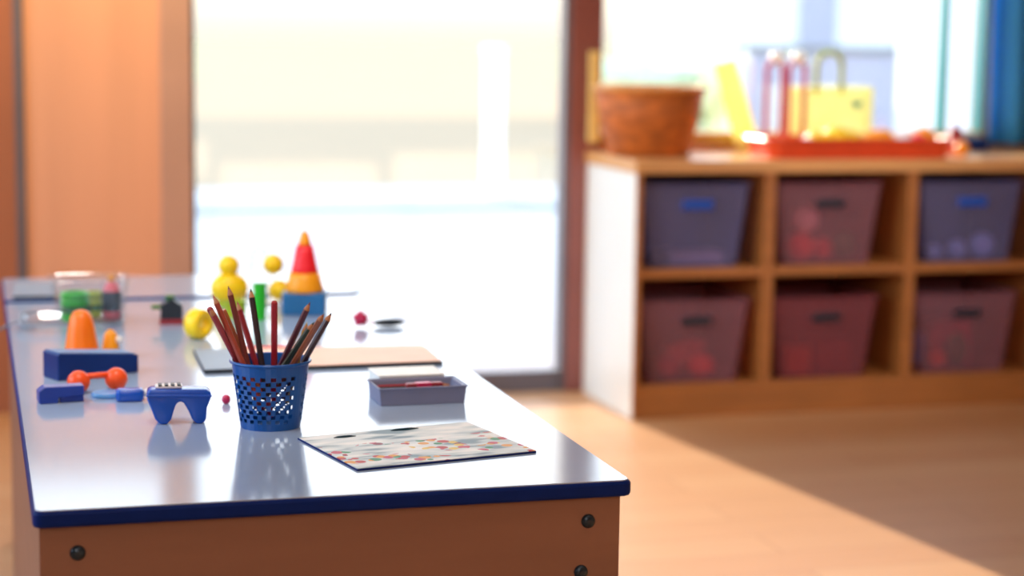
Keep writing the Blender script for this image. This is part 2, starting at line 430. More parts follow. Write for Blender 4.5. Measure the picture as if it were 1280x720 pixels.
x = SX + cub[1] - .03
ball('toy_ball', 'red ball in the top middle bin under the cream ball', 'ball', x - .055, F + .075, zU + e, .042, 'red')
ball('toy_ball', 'cream ball resting on a red ball in the top middle bin', 'ball', x - .04, F + .083, zU + e + .083, .040, 'paper')
ball('toy_ball', 'second red ball beside the cream ball in the top middle bin', 'ball', x + .025, F + .10, zU + e, .032, 'red')
ball('toy_ball', 'dark green ball at the right in the top middle bin', 'ball', x + .085, F + .075, zU + e, .040, 'dgreen', (1, 1, 1.1))
x = SX + cub[2] - .02
for dx, r, lb in ((-.085, .022, 'leftmost'), (-.01, .028, 'middle'), (.075, .038, 'largest, rightmost')):
    ball('toy_ball', lb + ' of the three white balls in the top right bin', 'ball', x + dx, F + .065, zU + e, r, 'white')
x = SX + cub[0] - .006
ball('toy_ball', 'bright red ball at the front right of the bottom left bin', 'ball', x + .045, F + .07, zL + e, .035, 'red', (1.2, 1, 1))
ball('toy_ball', 'magenta ball at the left of the bottom left bin', 'ball', x - .055, F + .075, zL + e, .035, 'magenta')
ball('toy_ball', 'pink ball behind the others in the bottom left bin', 'ball', x + .0, F + .16, zL + e, .045, 'pink')
blockobj('toy_block', 'coral block at the back right of the bottom left bin', 'block', x + .06, F + .20, zL + e, .07, .07, .09, 'pink')
x = SX + cub[1] - .03
blockobj('toy_block', 'maroon block filling the front of the bottom middle bin', 'block', x + .05, F + .09, zL + e, .11, .10, .10, 'maroon')
blockobj('toy_block', 'orange block at the left of the bottom middle bin', 'block', x - .06, F + .09, zL + e, .08, .08, .08, 'orange')
x = SX + cub[2] - .02
ball('toy_ball', 'upright green egg in the bottom right bin', 'ball', x + .01, F + .07, zL + e, .036, 'dgreen', (1, .8, 1.5))
ball('toy_ball', 'orange ball left of the green egg in the bottom right bin', 'ball', x - .055, F + .075, zL + e, .028, 'redor')
blockobj('toy_block', 'magenta block behind the green egg in the bottom right bin', 'block', x + .03, F + .18, zL + e, .14, .08, .13, 'magenta')
blockobj('toy_block', 'pale blue block at the left side of the bottom right bin', 'block', x - .09, F + .16, zL + e, .05, .06, .10, 'pale')

# ---- on the shelf top
Z = .74
t = thing('basket', 'round brown woven basket at the left end of the shelf top', 'basket', (1.925, 5.29, Z))
B().lathe([(0, 0), (.115, 0), (.122, .01), (.145, .1), (.163, .19), (.158, .19), (.14, .1), (.115, .014), (0, .012)]).build('basket_body', 'basket', t, smooth=True)
B().tube([(.161 * math.cos(a), .161 * math.sin(a), .195) for a in [2 * PI * i / 40 for i in range(40)]], .008, 8, closed=True).build('rim', 'rimwood', t, smooth=True)

t = thing('tray', 'long red orange tray full of small toys on the shelf top', 'tray', (2.515, 5.175, Z))
b = B(); P = roundrect(-.285, .285, -.10, .10, .04)
P2 = [(x * 1.035, y * 1.08) for x, y in P]
n = len(P)
r0 = [b.bm.verts.new((x, y, 0)) for x, y in P]; r1 = [b.bm.verts.new((x, y, .052)) for x, y in P2]
b.bm.faces.new(r0[::-1])
for i in range(n): b.bm.faces.new((r0[i], r0[(i + 1) % n], r1[(i + 1) % n], r1[i]))
b.build('tray_body', 'tray', t, solid=.008, smooth=False)
B().tube([(x, y, .054) for x, y in P2], .006, 6, closed=True).build('rim', 'tray', t)
zt = Z + .0085
G = 'small toys in the red tray'  # white balls below stand in for bright sparkles on the toys
for lb, dx, dy, r, m in [('pale yellow ball at the left end of the red tray', -.12, -.03, .036, 'yellow'), ('white glint ball in the left half of the red tray', -.165, -.065, .028, 'white'),
        ('large yellow ball left of the middle of the red tray', -.06, -.04, .043, 'yellow'), ('yellow ball in the middle of the red tray', .0, -.01, .036, 'yellow'),
        ('first amber ball right of the middle in the red tray', .065, -.04, .038, 'amber'), ('second amber ball next to the white one in the tray', .12, .02, .037, 'amber'),
        ('white glint ball between the amber and the red balls in the tray', .155, -.05, .030, 'white'), ('red ball near the right end of the tray', .20, -.05, .032, 'red'),
        ('orange ball at the right end of the tray', .245, .0, .040, 'amber'), ('white glint ball behind the red ball in the tray', .19, .04, .036, 'white')]:
    ball('toy_ball', lb, 'ball', 2.515 + dx, 5.175 + dy, zt, r, m, group=None)

def arch(w, h, n=14):
    pts = [(-w / 2, 0, 0)]
    hh = h - w / 2
    pts += [(-w / 2, 0, hh * .5)] + [(-w / 2 * math.cos(a), 0, hh + w / 2 * math.sin(a)) for a in [PI * k / n for k in range(n + 1)]]
    return pts + [(w / 2, 0, hh * .5), (w / 2, 0, 0)]
t = thing('arch_toy', 'red double arch toy with white glint balls standing behind the tray', 'toy', (2.375, 5.33, Z))
B().box(-.075, .075, -.025, .025, 0, .018).build('base', 'red', t, bevel=.004)
for dx in (-.036, .036):
    B().tube([(x + dx, y, z + .015) for x, y, z in arch(.052, .262)], .0085, 8).build('arch', 'magenta', t, smooth=True)
    B().sphere((dx + .005, 0, .287), .022).build('glint_ball', 'white', t, smooth=True)  # white balls in place of the glossy highlights on the arches
t = thing('toy_bag', 'yellow green see-through bag with an arched handle behind the tray', 'bag', (2.565, 5.43, Z))
B().slab(roundrect(-.14, .14, -.035, .035, .012), 0, .20).build('bag_body', 'bagy', t, solid=.004)
B().tube([(x - .015, -.03, z + .18) for x, y, z in arch(.085, .125)], .009, 8).build('handle', 'olive', t, smooth=True)
B().prism([(.06, .15), (.078, .128), (.096, .15), (.09, .158), (.078, .152), (.066, .158)], -.04, -.036).build('heart_patch', 'teal', t)
o = B().box(-.036, .036, -.003, .003, 0, .285, ).build('plastic_sheet', 'sheety', None, (2.30, 5.42, Z))
o.rotation_euler = (R(-8), R(-15), 0); tag(o, 'pale yellow plastic strip leaning behind the left end of the tray', 'sheet')
t = thing('toy_figure', 'small purple topped toy beyond the right end of the tray', 'toy', (2.925, 5.28, Z))
B().lathe([(0, 0), (.032, 0), (.034, .02), (.028, .045), (0, .05)]).build('body', 'pink', t, smooth=True)
B().lathe([(0, .045), (.026, .045), (.02, .07), (0, .10)]).build('hat', 'maroon', t, smooth=True)
ball('toy_ball', 'amber ball in front of the purple topped toy on the shelf', 'ball', 2.90, 5.19, Z, .022, 'amber')
blockobj('storage_tin', 'flat dark blue box below the curtain edge on the shelf top', 'box', 3.03, 5.40, Z, .12, .08, .045, 'navy')

# ================================================================ activity table
TX0, TX1, TY0, TY1 = .058, .765, 2.127, 3.79
tb = thing('activity_table', 'long low white table with a navy edge and beech panels', 'table', (.41, 2.96, 0))
def tl(x, y): return (x - .41, y - 2.96)
a = roundrect(TX0 - .41, TX1 - .41, TY0 - 2.96, TY1 - 2.96, .012)
B().slab(a, T - .0205, T - .0012).build('edge_band', 'navy_edge', tb, bevel=.004)
a2 = roundrect(TX0 - .41 + .0035, TX1 - .41 - .0035, TY0 - 2.96 + .0035, TY1 - 2.96 - .0035, .01)
B().slab(a2, T - .004, T).build('tabletop', 'laminate', tb)
x0, x1, y0, y1 = TX0 + .007 - .41, TX1 - .012 - .41, TY0 + .012 - 2.96, TY1 - .012 - 2.96
B().box(x0, x1, y0, y0 + .018, 0, T - .0205).build('front_panel', 'panel', tb, bevel=.0015)
B().box(x0, x1, y1 - .018, y1, 0, T - .0205).build('back_panel', 'panel', tb)
B().box(x0, x0 + .018, y0 + .018, y1 - .018, 0, T - .0205).build('side_panel', 'panel', tb)
B().box(x1 - .018, x1, y0 + .018, y1 - .018, 0, T - .0205).build('side_panel', 'panel', tb)
for bx, bz in ((.107, .504), (.107, .441), (.712, .506), (.704, .443), (.107, .12), (.708, .12)):
    bo = B().lathe([(0, .005), (.006, .0045), (.0085, .002), (.009, -.001), (0, -.001)], seg=20, rot=Euler((R(90), 0, 0))).build('bolt', 'steel', tb, (bx - .41, y0, bz), smooth=True)
    B().lathe([(0, .0058), (.0032, .0058), (.0032, .004), (0, .004)], seg=6, rot=Euler((R(90), 0, 0))).build('socket', 'dark', bo)

# narrow table pushed against the far end
T2 = .562
t2 = thing('side_table', 'narrow pale table with a dark edge butted against the far end of the long table', 'table', (.41, 3.96, 0))
B().slab(roundrect(-.352, .352, -.165, .165, .012), T2 - .02, T2 - .001).build('edge_band', 'navy_edge', t2, bevel=.003)
B().slab(roundrect(-.349, .349, -.162, .162, .01), T2 - .004, T2).build('tabletop', 'laminate', t2)
for sx in (-1, 1):
    for sy in (-1, 1):
        B().tube([(sx * .32, sy * .135, 0), (sx * .32, sy * .135, T2 - .02)], .018, 12).build('leg', 'panel', t2, smooth=True)
B().box(-.31, .31, -.145, -.13, T2 - .08, T2 - .02).build('apron', 'panel', t2)
B().box(-.31, .31, .13, .145, T2 - .08, T2 - .02).build('apron', 'panel', t2)

# ================================================================ things on the table
# pencil cup -------------------------------------------------------------
CX, CY = .386, 2.535
cup = thing('pencil_cup', 'blue perforated plastic cup holding colouring pencils', 'cup', (CX, CY, T))
def cup_mesh():
    b = B(); NS = 44; H = .090; r0, r1 = .0405, .0525
    rad = lambda z: r0 + (r1 - r0) * z / H
    zs = [.0, .010] + [.010 + .0066 * k for k in range(1, 11)] + [.082, H]
    rings = [[b.bm.verts.new((rad(z) * math.cos(2 * PI * (k) / NS), rad(z) * math.sin(2 * PI * k / NS), z)) for k in range(NS)] for z in zs]
    b.bm.faces.new(rings[0][::-1]); holes = []
    for i in range(len(zs) - 1):
        for k in range(NS):
            f = b.bm.faces.new((rings[i][k], rings[i][(k + 1) % NS], rings[i + 1][(k + 1) % NS], rings[i + 1][k]))
            if 1 <= i <= 10 and (k % 22) not in (15, 16, 17) and (i + k) % 2 == 0: holes.append(f)
    r = bmesh.ops.inset_individual(b.bm, faces=holes, thickness=.0009, depth=0)
    bmesh.ops.delete(b.bm, geom=holes, context='FACES')
    return b
cup_mesh().build('cup_body', 'cup', cup, solid=.0016, smooth=False)
B().tube([(.0535 * math.cos(a), .0535 * math.sin(a), .0905) for a in [2 * PI * i / 44 for i in range(44)]], .0022, 8, closed=True).build('rim', 'cup', cup, smooth=True)

PEN = [  # tip, lower end, colour, sharpened, label
    ((0.3000, 2.5036, 0.727), (0.3807, 2.5679, 0.571), 'A33A40', 1, 'dusty red pencil with a dark tip, outermost on the left of the cup'),
    ((0.3021, 2.5154, 0.7229), (0.3754, 2.5698, 0.5901), '9A3038', 0, 'dusty red pencil second from the left in the cup'),
    ((0.3073, 2.5223, 0.7412), (0.3664, 2.5096, 0.5975), 'A4483A', 1, 'brown red pencil third from the left, taller than its neighbours'),
    ((0.3218, 2.5292, 0.7182), (0.3749, 2.5418, 0.596), 'C07048', 0, 'orange brown pencil in the left half of the cup'),
    ((0.3277, 2.5233, 0.7524), (0.3685, 2.5252, 0.583), '7A3A34', 1, 'thin dark brown pencil standing up behind the left bunch'),
    ((0.3471, 2.5811, 0.7233), (0.3916, 2.5583, 0.5645), '96222E', 1, 'crimson pencil left of the near black one'),
    ((0.3609, 2.5469, 0.7452), (0.3796, 2.5268, 0.5981), '2C1C28', 1, 'near black pencil, the tallest in the cup'),
    ((0.3843, 2.4881, 0.7333), (0.3915, 2.5393, 0.5864), 'A81E2A', 0, 'bright red blunt pencil standing alone near the middle'),
    ((0.4385, 2.5228, 0.7281), (0.3866, 2.5737, 0.5917), '5A2C3C', 1, 'purple brown pencil leaning right, tallest of the right bunch'),
    ((0.4377, 2.4869, 0.7062), (0.3775, 2.5551, 0.5918), '2C4038', 1, 'dark green pencil in the right bunch'),
    ((0.4409, 2.4333, 0.7247), (0.3929, 2.5561, 0.5932), '8A4A2A', 1, 'copper brown pencil in the right bunch'),
    ((0.4639, 2.5003, 0.7165), (0.4038, 2.537, 0.5951), '3E2430', 1, 'dark plum pencil, outermost on the right of the cup'),
    ((0.438, 2.5448, 0.6975), (0.4093, 2.5443, 0.5866), 'B89020', 1, 'gold pencil low in the right bunch'),
]
for i, (tip, end, col, sharp, lb) in enumerate(PEN):
    tip = Vector(tip); end = Vector(end)
    L = (tip - end).length
    t = thing('colouring_pencil', lb, 'pencil', end, 0, 'pencils in the blue cup')
    t.rotation_euler = (tip - end).to_track_quat('Z', 'Y').to_euler()
    mn = 'pencil_%d' % i; M[mn] = mat('pencil_paint', col, .35, .05, 40)
    pr = .0042
    B().lathe([(0, 0), (pr, 0), (pr, L - (.013 if sharp else .001)), (0, L - (.013 if sharp else .001))], seg=6).build('shaft', mn, t)
    if sharp:
        B().lathe([(pr, L - .013), (.0016, L - .005), (0, L - .005)], seg=12).build('sharpened_wood', 'lead_w', t, smooth=True)
        B().lathe([(.0016, L - .005), (0, L)], seg=10).build('lead', mn, t, smooth=True)
    else:
        B().lathe([(0, L - .001), (pr * .95, L - .001), (pr * .8, L + .001), (0, L + .001)], seg=12).build('end_cap', mn, t)

# booklet ---------------------------------------------------------------
bk = thing('picture_booklet', 'flat booklet with a flowery pale cover near the front of the table', 'booklet', (.448, 2.244, T), R(11.9))
B().box(0, .250, 0, .200, 0, .0022).build('back_cover', 'navy_edge', bk, bevel=.0008)
B().box(.001, .2495, .0015, .1995, .0022, .0030).build('front_cover', 'booklet', bk)
for (ex, ey, rx_, ry_) in ((.058, .178, .015, .006), (.150, .189, .020, .0065)):
    B().slab([(ex + rx_ * math.cos(2 * PI * k / 20) + .002 * math.sin(5 * k), ey + ry_ * math.sin(2 * PI * k / 20)) for k in range(20)], .0030, .0034).build('dark_print', 'ink', bk)

# grey box --------------------------------------------------------------
gb = thing('pencil_box', 'open grey box of maroon pencils right of the blue cup', 'box', (.622, 2.672, T), R(1))
def openbox(w0, d0, w1, d1, h, th):
    b = B()
    def rg(w, d, z): return [b.bm.verts.new(p) for p in ((-w, -d, z), (w, -d, z), (w, d, z), (-w, d, z))]
    A = rg(w0, d0, 0); Q = rg(w1, d1, h); q = rg(w1 - th, d1 - th, h); a = rg(w0 - th, d0 - th, .003)
    b.bm.faces.new(A[::-1]); b.bm.faces.new(a)
    for s1, s2 in ((A, Q), (Q, q), (q, a)):
        for i in range(4): b.bm.faces.new((s1[i], s1[(i + 1) % 4], s2[(i + 1) % 4], s2[i]))
    return b
openbox(.0625, .036, .0650, .038, .025, .0035).build('box_body', 'greybox', gb, bevel=.001)
B().tube([(-.066, -.039, .0255), (.066, -.039, .0255), (.066, .039, .0255), (-.066, .039, .0255)], .0013, 6, closed=True).build('lip', 'greybox', gb)
for i, (dy, c, lb) in enumerate([(-.026, 'maroon', 'front maroon pencil lying in the grey box'), (-.015, 'magenta', 'magenta pencil second from the front in the grey box'), (-.004, 'maroon', 'third maroon pencil from the front in the grey box'),
                                 (.007, 'dark', 'dark pencil fourth from the front in the grey box'), (.018, 'maroon', 'maroon pencil fifth from the front in the grey box')]):
    t = thing('colouring_pencil', lb, 'pencil', (.566, 2.671 + dy, T + .0135 + .0008 * i), R(2 + (i % 3 - 1) * .8), 'pencils in the grey box')
    B().lathe([(0, 0), (.0045, 0), (.0045, .095), (0, .095)], seg=6, rot=Euler((0, R(90), 0))).build('shaft', c, t)
    B().lathe([(.0045, .095), (.0012, .110), (0, .1105)], seg=10, rot=Euler((0, R(90), 0))).build('sharpened_wood', 'lead_w', t)
t = thing('eraser', 'small dark red eraser on top of the pencils in the grey box', 'eraser', (.630, 2.662, T + .0215), R(4))
B().box(-.028, .028, -.007, .007, 0, .006).build('eraser_body', 'maroon', t, bevel=.002)
B().box(-.013, .010, -.0075, .0075, -.0003, .0065).build('sleeve', 'magenta', t, bevel=.001)
nb = thing('paper_pad', 'thick white paper pad lying behind the grey box', 'pad', (.617, 2.762, T), R(1))
B().box(-.042, .058, -.040, .03, 0, .027).build('paper_block', 'paper', nb, bevel=.001)
B().box(-.043, .059, -.041, .031, .027, .0285).build('cover', 'paper', nb, bevel=.0005)

# sketchbook ------------------------------------------------------------
sk = thing('sketchbook', 'large thin board with a pink tan sheet and a slate end, behind the cup', 'board', (.345, 2.945, T), R(.5))
B().slab([(0, 0), (.385, .004), (.393, .165), (.007, .20)], 0, .0055).build('board', 'dark', sk, bevel=.001)
B().slab([(.001, .003), (.062, .004), (.066, .190), (.008, .197)], .0055, .0064).build('slate_cover', 'slate', sk)
B().slab([(.063, .004), (.383, .0065), (.390, .163), (.067, .190)], .0055, .0068).build('sheet', 'tan', sk)
t = thing('colouring_pencil', 'thin red pencil lying just behind the tan sheet', 'pencil', (.42, 3.162, T + .003), R(-6))
B().lathe([(0, 0), (.0032, 0), (.0032, .10), (0, .10)], seg=6, rot=Euler((0, R(90), 0))).build('shaft', 'red', t)
B().lathe([(.0032, .10), (.001, .113), (0, .1135)], seg=8, rot=Euler((0, R(90), 0))).build('sharpened_wood', 'lead_w', t)

# goggles ---------------------------------------------------------------
gg = thing('toy_goggles', 'glossy blue two-lobed toy goggles standing left of the pencil cup', 'toy', (.266, 2.585, T), R(-4))
prof = [(-.041, .045), (-.041, .034), (-.036, .022), (-.031, .008), (-.025, .001), (-.016, .0), (-.009, .006), (-.006, .018), (-.002, .029), (.004, .032),
        (.008, .029), (.014, .018), (.019, .006), (.025, .0), (.033, .0), (.038, .006), (.039, .022), (.044, .034), (.045, .043), (.038, .047), (-.036, .049)]
B().prism(prof, -.017, .017).build('goggle_body', 'blue', gg, bevel=.0045, smooth=True, seg=3)
B().prism([(-.042, .0385), (-.042, .0425), (.0455, .0405), (.0455, .0365)], -.0185, .0).build('raised_band', 'blue', gg, bevel=.0015)
B().box(-.030, .006, -.010, .012, .0485, .0525).build('white_plate', 'white', gg, bevel=.0015)
for k in range(4):
    B().box(-.026 + k * .0085, -.021 + k * .0085, -.0105, .008, .0522, .0540).build('black_mark', 'dark', gg, bevel=.0006)

# blue car-like pieces ----------------------------------------------------
t = thing('toy_block', 'small glossy blue block between the orange ball and the goggles', 'block', (.215, 2.752, T), R(-3))
B().slab(roundrect(-.020, .020, -.014, .014, .008), 0, .018).build('block_body', 'blue', t, bevel=.005, smooth=True, seg=3)
B().sphere((.024, 0, .011), .006).build('peg', 'white', t, smooth=True)
t = thing('toy_bracket', 'dark blue L-shaped toy piece at the far left of the table', 'toy', (.104, 2.762, T), R(6))
B().prism([(-.018, .002), (-.018, .018), (-.010, .024), (.046, .024), (.046, .010), (.010, .008), (.008, 0), (-.016, 0)], -.012, .014).build('bracket_body', 'blue2', t, bevel=.003)
B().box(.012, .046, -.008, .010, 0, .010).build('foot', 'blue2', t, bevel=.002)
db = thing('toy_dumbbell', 'orange bar joining two orange balls in front of the blue box', 'toy', (.1745, 2.832, T), R(14))
for sx in (-1, 1): B().sphere((sx * .0285, 0, .0168), .0168).build('ball', 'redor', db, smooth=True)
B().tube([(-.0285, .0, .024), (.0285, .0, .024)], .0045, 10).build('bar', 'redor', db, smooth=True)
t = B().lathe([(0, 0), (.022, 0), (.0235, .003), (.022, .0065), (0, .007)], seg=36).build('toy_disc', 'pale', None, (.186, 2.792, T), smooth=False)
tag(t, 'pale blue flat disc lying in front of the orange dumbbell', 'disc')

bb = thing('toy_wedge', 'dark blue wedge shaped box behind the orange balls', 'box', (.122, 2.925, T), R(24))
B().prism([(0, 0), (.137, 0), (.137, .028), (.13, .029), (.004, .042), (0, .040)], 0, .052).build('wedge_body', 'navy', bb, bevel=.002)
B().slab([(.004, .003), (.133, .003), (.133, .049), (.004, .049)], 0, .001).build('lid', 'tblue', bb)
lid = [c for c in bb.children if c.name.startswith('lid')][0]; lid.rotation_euler = (0, R(5.6), 0); lid.location = (0, 0, .0424)
cn = thing('toy_cone', 'rounded orange cone standing behind the dark blue wedge', 'cone', (.168, 3.125, T))
B().lathe([(0, 0), (.0275, 0), (.029, .003), (.0265, .018), (.0215, .050), (.0175, .068), (.012, .077), (.005, .0795), (0, .08)]).build('cone_body', 'orange', cn, smooth=True)
t = thing('toy_block', 'small yellow rounded block beside the orange cone', 'block', (.216, 3.15, T))
B().lathe([(0, 0), (.013, 0), (.014, .01), (.010, .035), (.004, .042), (0, .043)], seg=20).build('block_body', 'amber', t, smooth=True)
B().sphere((.013, -.006, .026), .0065).build('glint_ball', 'white', t, smooth=True)  # white ball in place of the highlight on the yellow block

# clear tray with wire-dark rim and tub
tr = thing('clear_tray', 'clear plastic tray with a dark rim under the tub of green cups', 'tray', (.165, 3.475, T), R(-3))
P = roundrect(-.085, .095, -.075, .10, .03)
b = B(); n = len(P)
r0 = [b.bm.verts.new((x * .92, y * .92, .001)) for x, y in P]; r1 = [b.bm.verts.new((x, y, .012)) for x, y in P]
b.bm.faces.new(r0[::-1])
for i in range(n): b.bm.faces.new((r0[i], r0[(i + 1) % n], r1[(i + 1) % n], r1[i]))
b.build('tray_body', 'clear', tr, solid=.0015)
B().tube([(x, y, .0125) for x, y in P], .0022, 6, closed=True).build('rim', 'slate', tr)
B().tube([(-.085, .0, .0125), (-.10, -.03, .010), (-.118, -.05, .004), (-.128, -.06, .0025)], .002, 6).build('hook', 'slate', tr)

tub = thing('clear_tub', 'clear plastic tub holding green and coral cups at the left of the table', 'tub', (.205, 3.52, T + .0028))
b = B()
def rr_(w, d, z, r=.015): return [b.bm.verts.new((x, y, z)) for x, y in roundrect(-w, w, -d, d, r)]
r0 = rr_(.060, .045, 0); r1 = rr_(.069, .052, .078); n = len(r0)
b.bm.faces.new(r0[::-1])
for i in range(n): b.bm.faces.new((r0[i], r0[(i + 1) % n], r1[(i + 1) % n], r1[i]))
b.build('tub_body', 'clear', tub, solid=.002)
B().tube([(x, y, .079) for x, y in roundrect(-.072, .072, -.054, .054, .015)], .002, 6, closed=True).build('rim', 'clear', tub)
zz = T + .0050
def ridged(name, label, x, y, r, h, n, m, m2):
    t = thing(name, label, 'cup', (x, y, zz)); pr = [(0, 0)]
    for k in range(n):
        a, c = h * k / n, h * (k + 1) / n; pr += [(r * .86, a), (r, a + (c - a) * .3), (r, a + (c - a) * .8), (r * .86, c)]
    pr += [(r * .7, h), (r * .7, h * .9), (0, h * .9)]
    B().lathe(pr, seg=24).build('cup_body', m, t, smooth=False)
    B().lathe([(r * .88, h * .28), (r * 1.03, h * .30), (r * 1.03, h * .5), (r * .88, h * .52)], seg=24).build('band', m2, t)
    return t
ridged('ridged_cup', 'dark green ridged cup at the left inside the clear tub', .178, 3.508, .026, .052, 4, 'green', 'dgreen')
ridged('ridged_cup', 'yellow green cup in the middle of the clear tub', .214, 3.541, .0150, .048, 3, 'olive', 'dgreen')
t = thing('toy_bottle', 'coral bottle with a dark green band at the right inside the clear tub', 'bottle', (.2440, 3.511, zz))
B().lathe([(0, 0), (.0155, 0), (.0165, .01), (.0165, .05), (.012, .062), (.006, .070), (0, .070)], seg=24).build('bottle_body', 'pink', t, smooth=True)
B().lathe([(.0168, .016), (.0174, .018), (.0174, .050), (.0168, .052)], seg=24).build('band', 'dark', t)
B().lathe([(0, .069), (.0065, .069), (.0065, .08), (0, .083)], seg=16).build('cap', 'rimwood', t, smooth=True)

# dark toy house
t = thing('toy_house', 'small dark navy toy house with a red base in the middle of the table', 'toy', (.348, 3.475, T), R(-6))
B().box(-.0215, .0215, -.018, .018, 0, .009).build('base', 'maroon', t, bevel=.001)
B().prism([(-.020, .009), (.020, .009), (.0205, .034), (.008, .042), (.0, .050), (-.006, .042), (-.019, .036)], -.016, .016).build('house_body', 'dark', t, bevel=.0015)
B().box(-.036, -.018, -.008, .008, .027, .034).build('side_arm', 'dgreen', t, bevel=.001)
B().box(-.010, .006, -.010, .010, .042, .052).build('roof_block', 'dgreen', t, bevel=.001)
# yellow ring
t = B().lathe([(.013, -.014), (.0235, -.014), (.0262, -.010), (.0262, .010), (.0235, .014), (.013, .014), (.0115, .010), (.0115, -.010), (.013, -.014)], seg=36, rot=Euler((0, R(90), R(-45)))).build('toy_ring', 'yellow', None, (.376, 3.29, T + .0262), smooth=True)
tag(t, 'thick yellow plastic ring standing on edge left of the pencils', 'ring')
# yellow figure
t = thing('toy_figure', 'round yellow figure with a ball head on a yellow green stand', 'toy', (.478, 3.66, T))
B().lathe([(0, 0), (.024, 0), (.024, .012), (0, .012)], seg=28).build('stand', 'olive', t, bevel=.002)
B().sphere((0, 0, .037), .037, (1, .8, .86)).build('body', 'yellow', t, smooth=True)
B().sphere((-.001, 0, .081), .0205).build('head', 'yellow', t, smooth=True)
B().box(-.006, -.001, -.031, -.026, .02, .04).build('stripe', 'amber', t, bevel=.001)
t = thing('toy_cup', 'low yellow green cup in front of the round yellow figure', 'cup', (.472, 3.53, T))
B().lathe([(0, 0), (.019, 0), (.021, .030), (.018, .030), (.016, .003), (0, .003)], seg=24).build('cup_body', 'olive', t)
B().tube([(.0205 * math.cos(a), .0205 * math.sin(a), .030) for a in [2 * PI * i / 24 for i in range(24)]], .0014, 6, closed=True).build('rim', 'olive', t)
t = thing('toy_cup', 'bright green cylinder standing behind the pencils', 'cup', (.512, 3.49, T))
B().lathe([(0, 0), (.0115, 0), (.0125, .066), (.0125, .068), (.010, .068), (.009, .004), (0, .004)], seg=24).build('cup_body', 'green', t, smooth=False)
B().tube([(.0126 * math.cos(a), .0126 * math.sin(a), .067) for a in [2 * PI * i / 24 for i in range(24)]], .0014, 6, closed=True).build('rim', 'green', t)
# bead wire toy
t = thing('bead_maze', 'thin white wire toy carrying two yellow balls beside the stacking tower', 'toy', (.566, 3.70, T))
B().slab(roundrect(-.045, .042, -.02, .02, .008), 0, .006).build('base', 'white', t, bevel=.001)
B().tube([(.012, 0, .005), (.010, 0, .03), (.004, 0, .05), (.003, 0, .075)], .0018, 6).build('wire', 'slate', t)
B().tube([(-.040, 0, .005), (-.040, 0, .08), (-.035, 0, .105), (-.025, 0, .112), (-.015, 0, .105), (-.008, 0, .08), (-.006, 0, .005)], .0013, 6).build('wire', 'slate', t)
B().sphere((.003, -.002, .077), .0205).build('bead', 'yellow', t, smooth=True)
B().sphere((.014, -.006, .027), .0205).build('bead', 'yellow', t, smooth=True)
# stacking tower
t = thing('stacking_tower', 'stacking tower toy with a blue base and a red and orange cone', 'toy', (.607, 3.555, T), R(-14))
B().slab(roundrect(-.041, .041, -.034, .034, .006), 0, .042).build('base', 'tblue', t, bevel=.003)
B().lathe([(0, .042), (.036, .042), (.0365, .047), (.0325, .062), (.0315, .066), (.030, .078), (0, .079)], seg=40).build('orange_ring', 'amber', t, smooth=True)
B().lathe([(0, .079), (.0255, .079), (.0255, .083), (.0228, .095), (.0222, .098), (.0195, .112), (.0188, .115), (.0165, .130), (0, .1305)], seg=40).build('red_ring', 'red', t, smooth=True)
B().lathe([(0, .1305), (.0125, .1305), (.0118, .137), (.0075, .152), (.004, .1575), (0, .159)], seg=32).build('tip', 'amber', t, smooth=True)
# brush / rattle
t = thing('toy_brush', 'small brush with a magenta flower head and a dark oval handle', 'brush', (.676, 3.36, T), R(3))
hd = B()
for k in range(5):
    a = 2 * PI * k / 5 + .3; hd.sphere((.008 * math.cos(a), 0, .0165 + .008 * math.sin(a)), .0072, seg=12)
hd.sphere((0, -.004, .0165), .0062, seg=12)
hd.build('flower_head', 'magenta', t, smooth=True)
B().tube([(.008, 0, .013), (.02, 0, .009), (.026, 0, .008)], .0022, 8).build('neck', 'pink', t)
B().sphere((.053, 0, .0078), .0075, (4.1, 1.2, .95)).build('handle', 'slate' if 0 else 'dark', t, smooth=True)
# small magenta bead behind the cup
t = B().sphere((0, 0, .0065), .0065, (1, 1, 1.1)).build('small_bead', 'magenta', None, (.347, 2.70, T), smooth=True)
tag(t, 'tiny magenta bead lying left of the blue cup', 'bead')
# slate folder on the far table
t = thing('folder', 'grey lavender folder with a dark edge at the far left end of the tables', 'folder', (.075, 3.805, T2), R(-2))
B().box(0, .085, 0, .21, 0, .005).build('pages', 'dark', t, bevel=.001)
B().box(0, .085, .002, .21, .005, .0062).build('cover', 'slate', t)

# ================================================================ light
sd = Vector((.135, -.99, -.27)).normalized()
s = bpy.data.lights.new('sun', 'SUN'); s.energy = 16; s.angle = R(.6); s.color = (1, .87, .70)
so = bpy.data.objects.new('sun', s); C.objects.link(so); so.rotation_euler = (-sd).to_track_quat('Z', 'Y').to_euler(); so.location = (0, 9, 4)
def area(name, loc, to, sx, sy, e, col):
    l = bpy.data.lights.new(name, 'AREA'); l.shape = 'RECTANGLE'; l.size = sx; l.size_y = sy; l.energy = e; l.color = col
    o = bpy.data.objects.new(name, l); C.objects.link(o); o.location = loc
    o.rotation_euler = (Vector(loc) - Vector(to)).to_track_quat('Z', 'Y').to_euler(); return o
area('ceiling_fill', (1.2, 1.5, 2.7), (1.2, 1.6, 0), 2.0, 1.2, 10, (1, .78, .62))  # added warm fill from above, no fitting there
area('rear_fill', (-.6, -1.2, 2.3), (.5, 3.0, .6), 1.6, 1.2, 32, (1, .82, .70))  # added fill from behind the camera for the table toys
area('flare_fill', (.35, 4.9, 2.1), (.42, 5.5, 1.15), .4, .4, 20, (1, .68, .25))  # added warm light for the flare glow on wall and frame
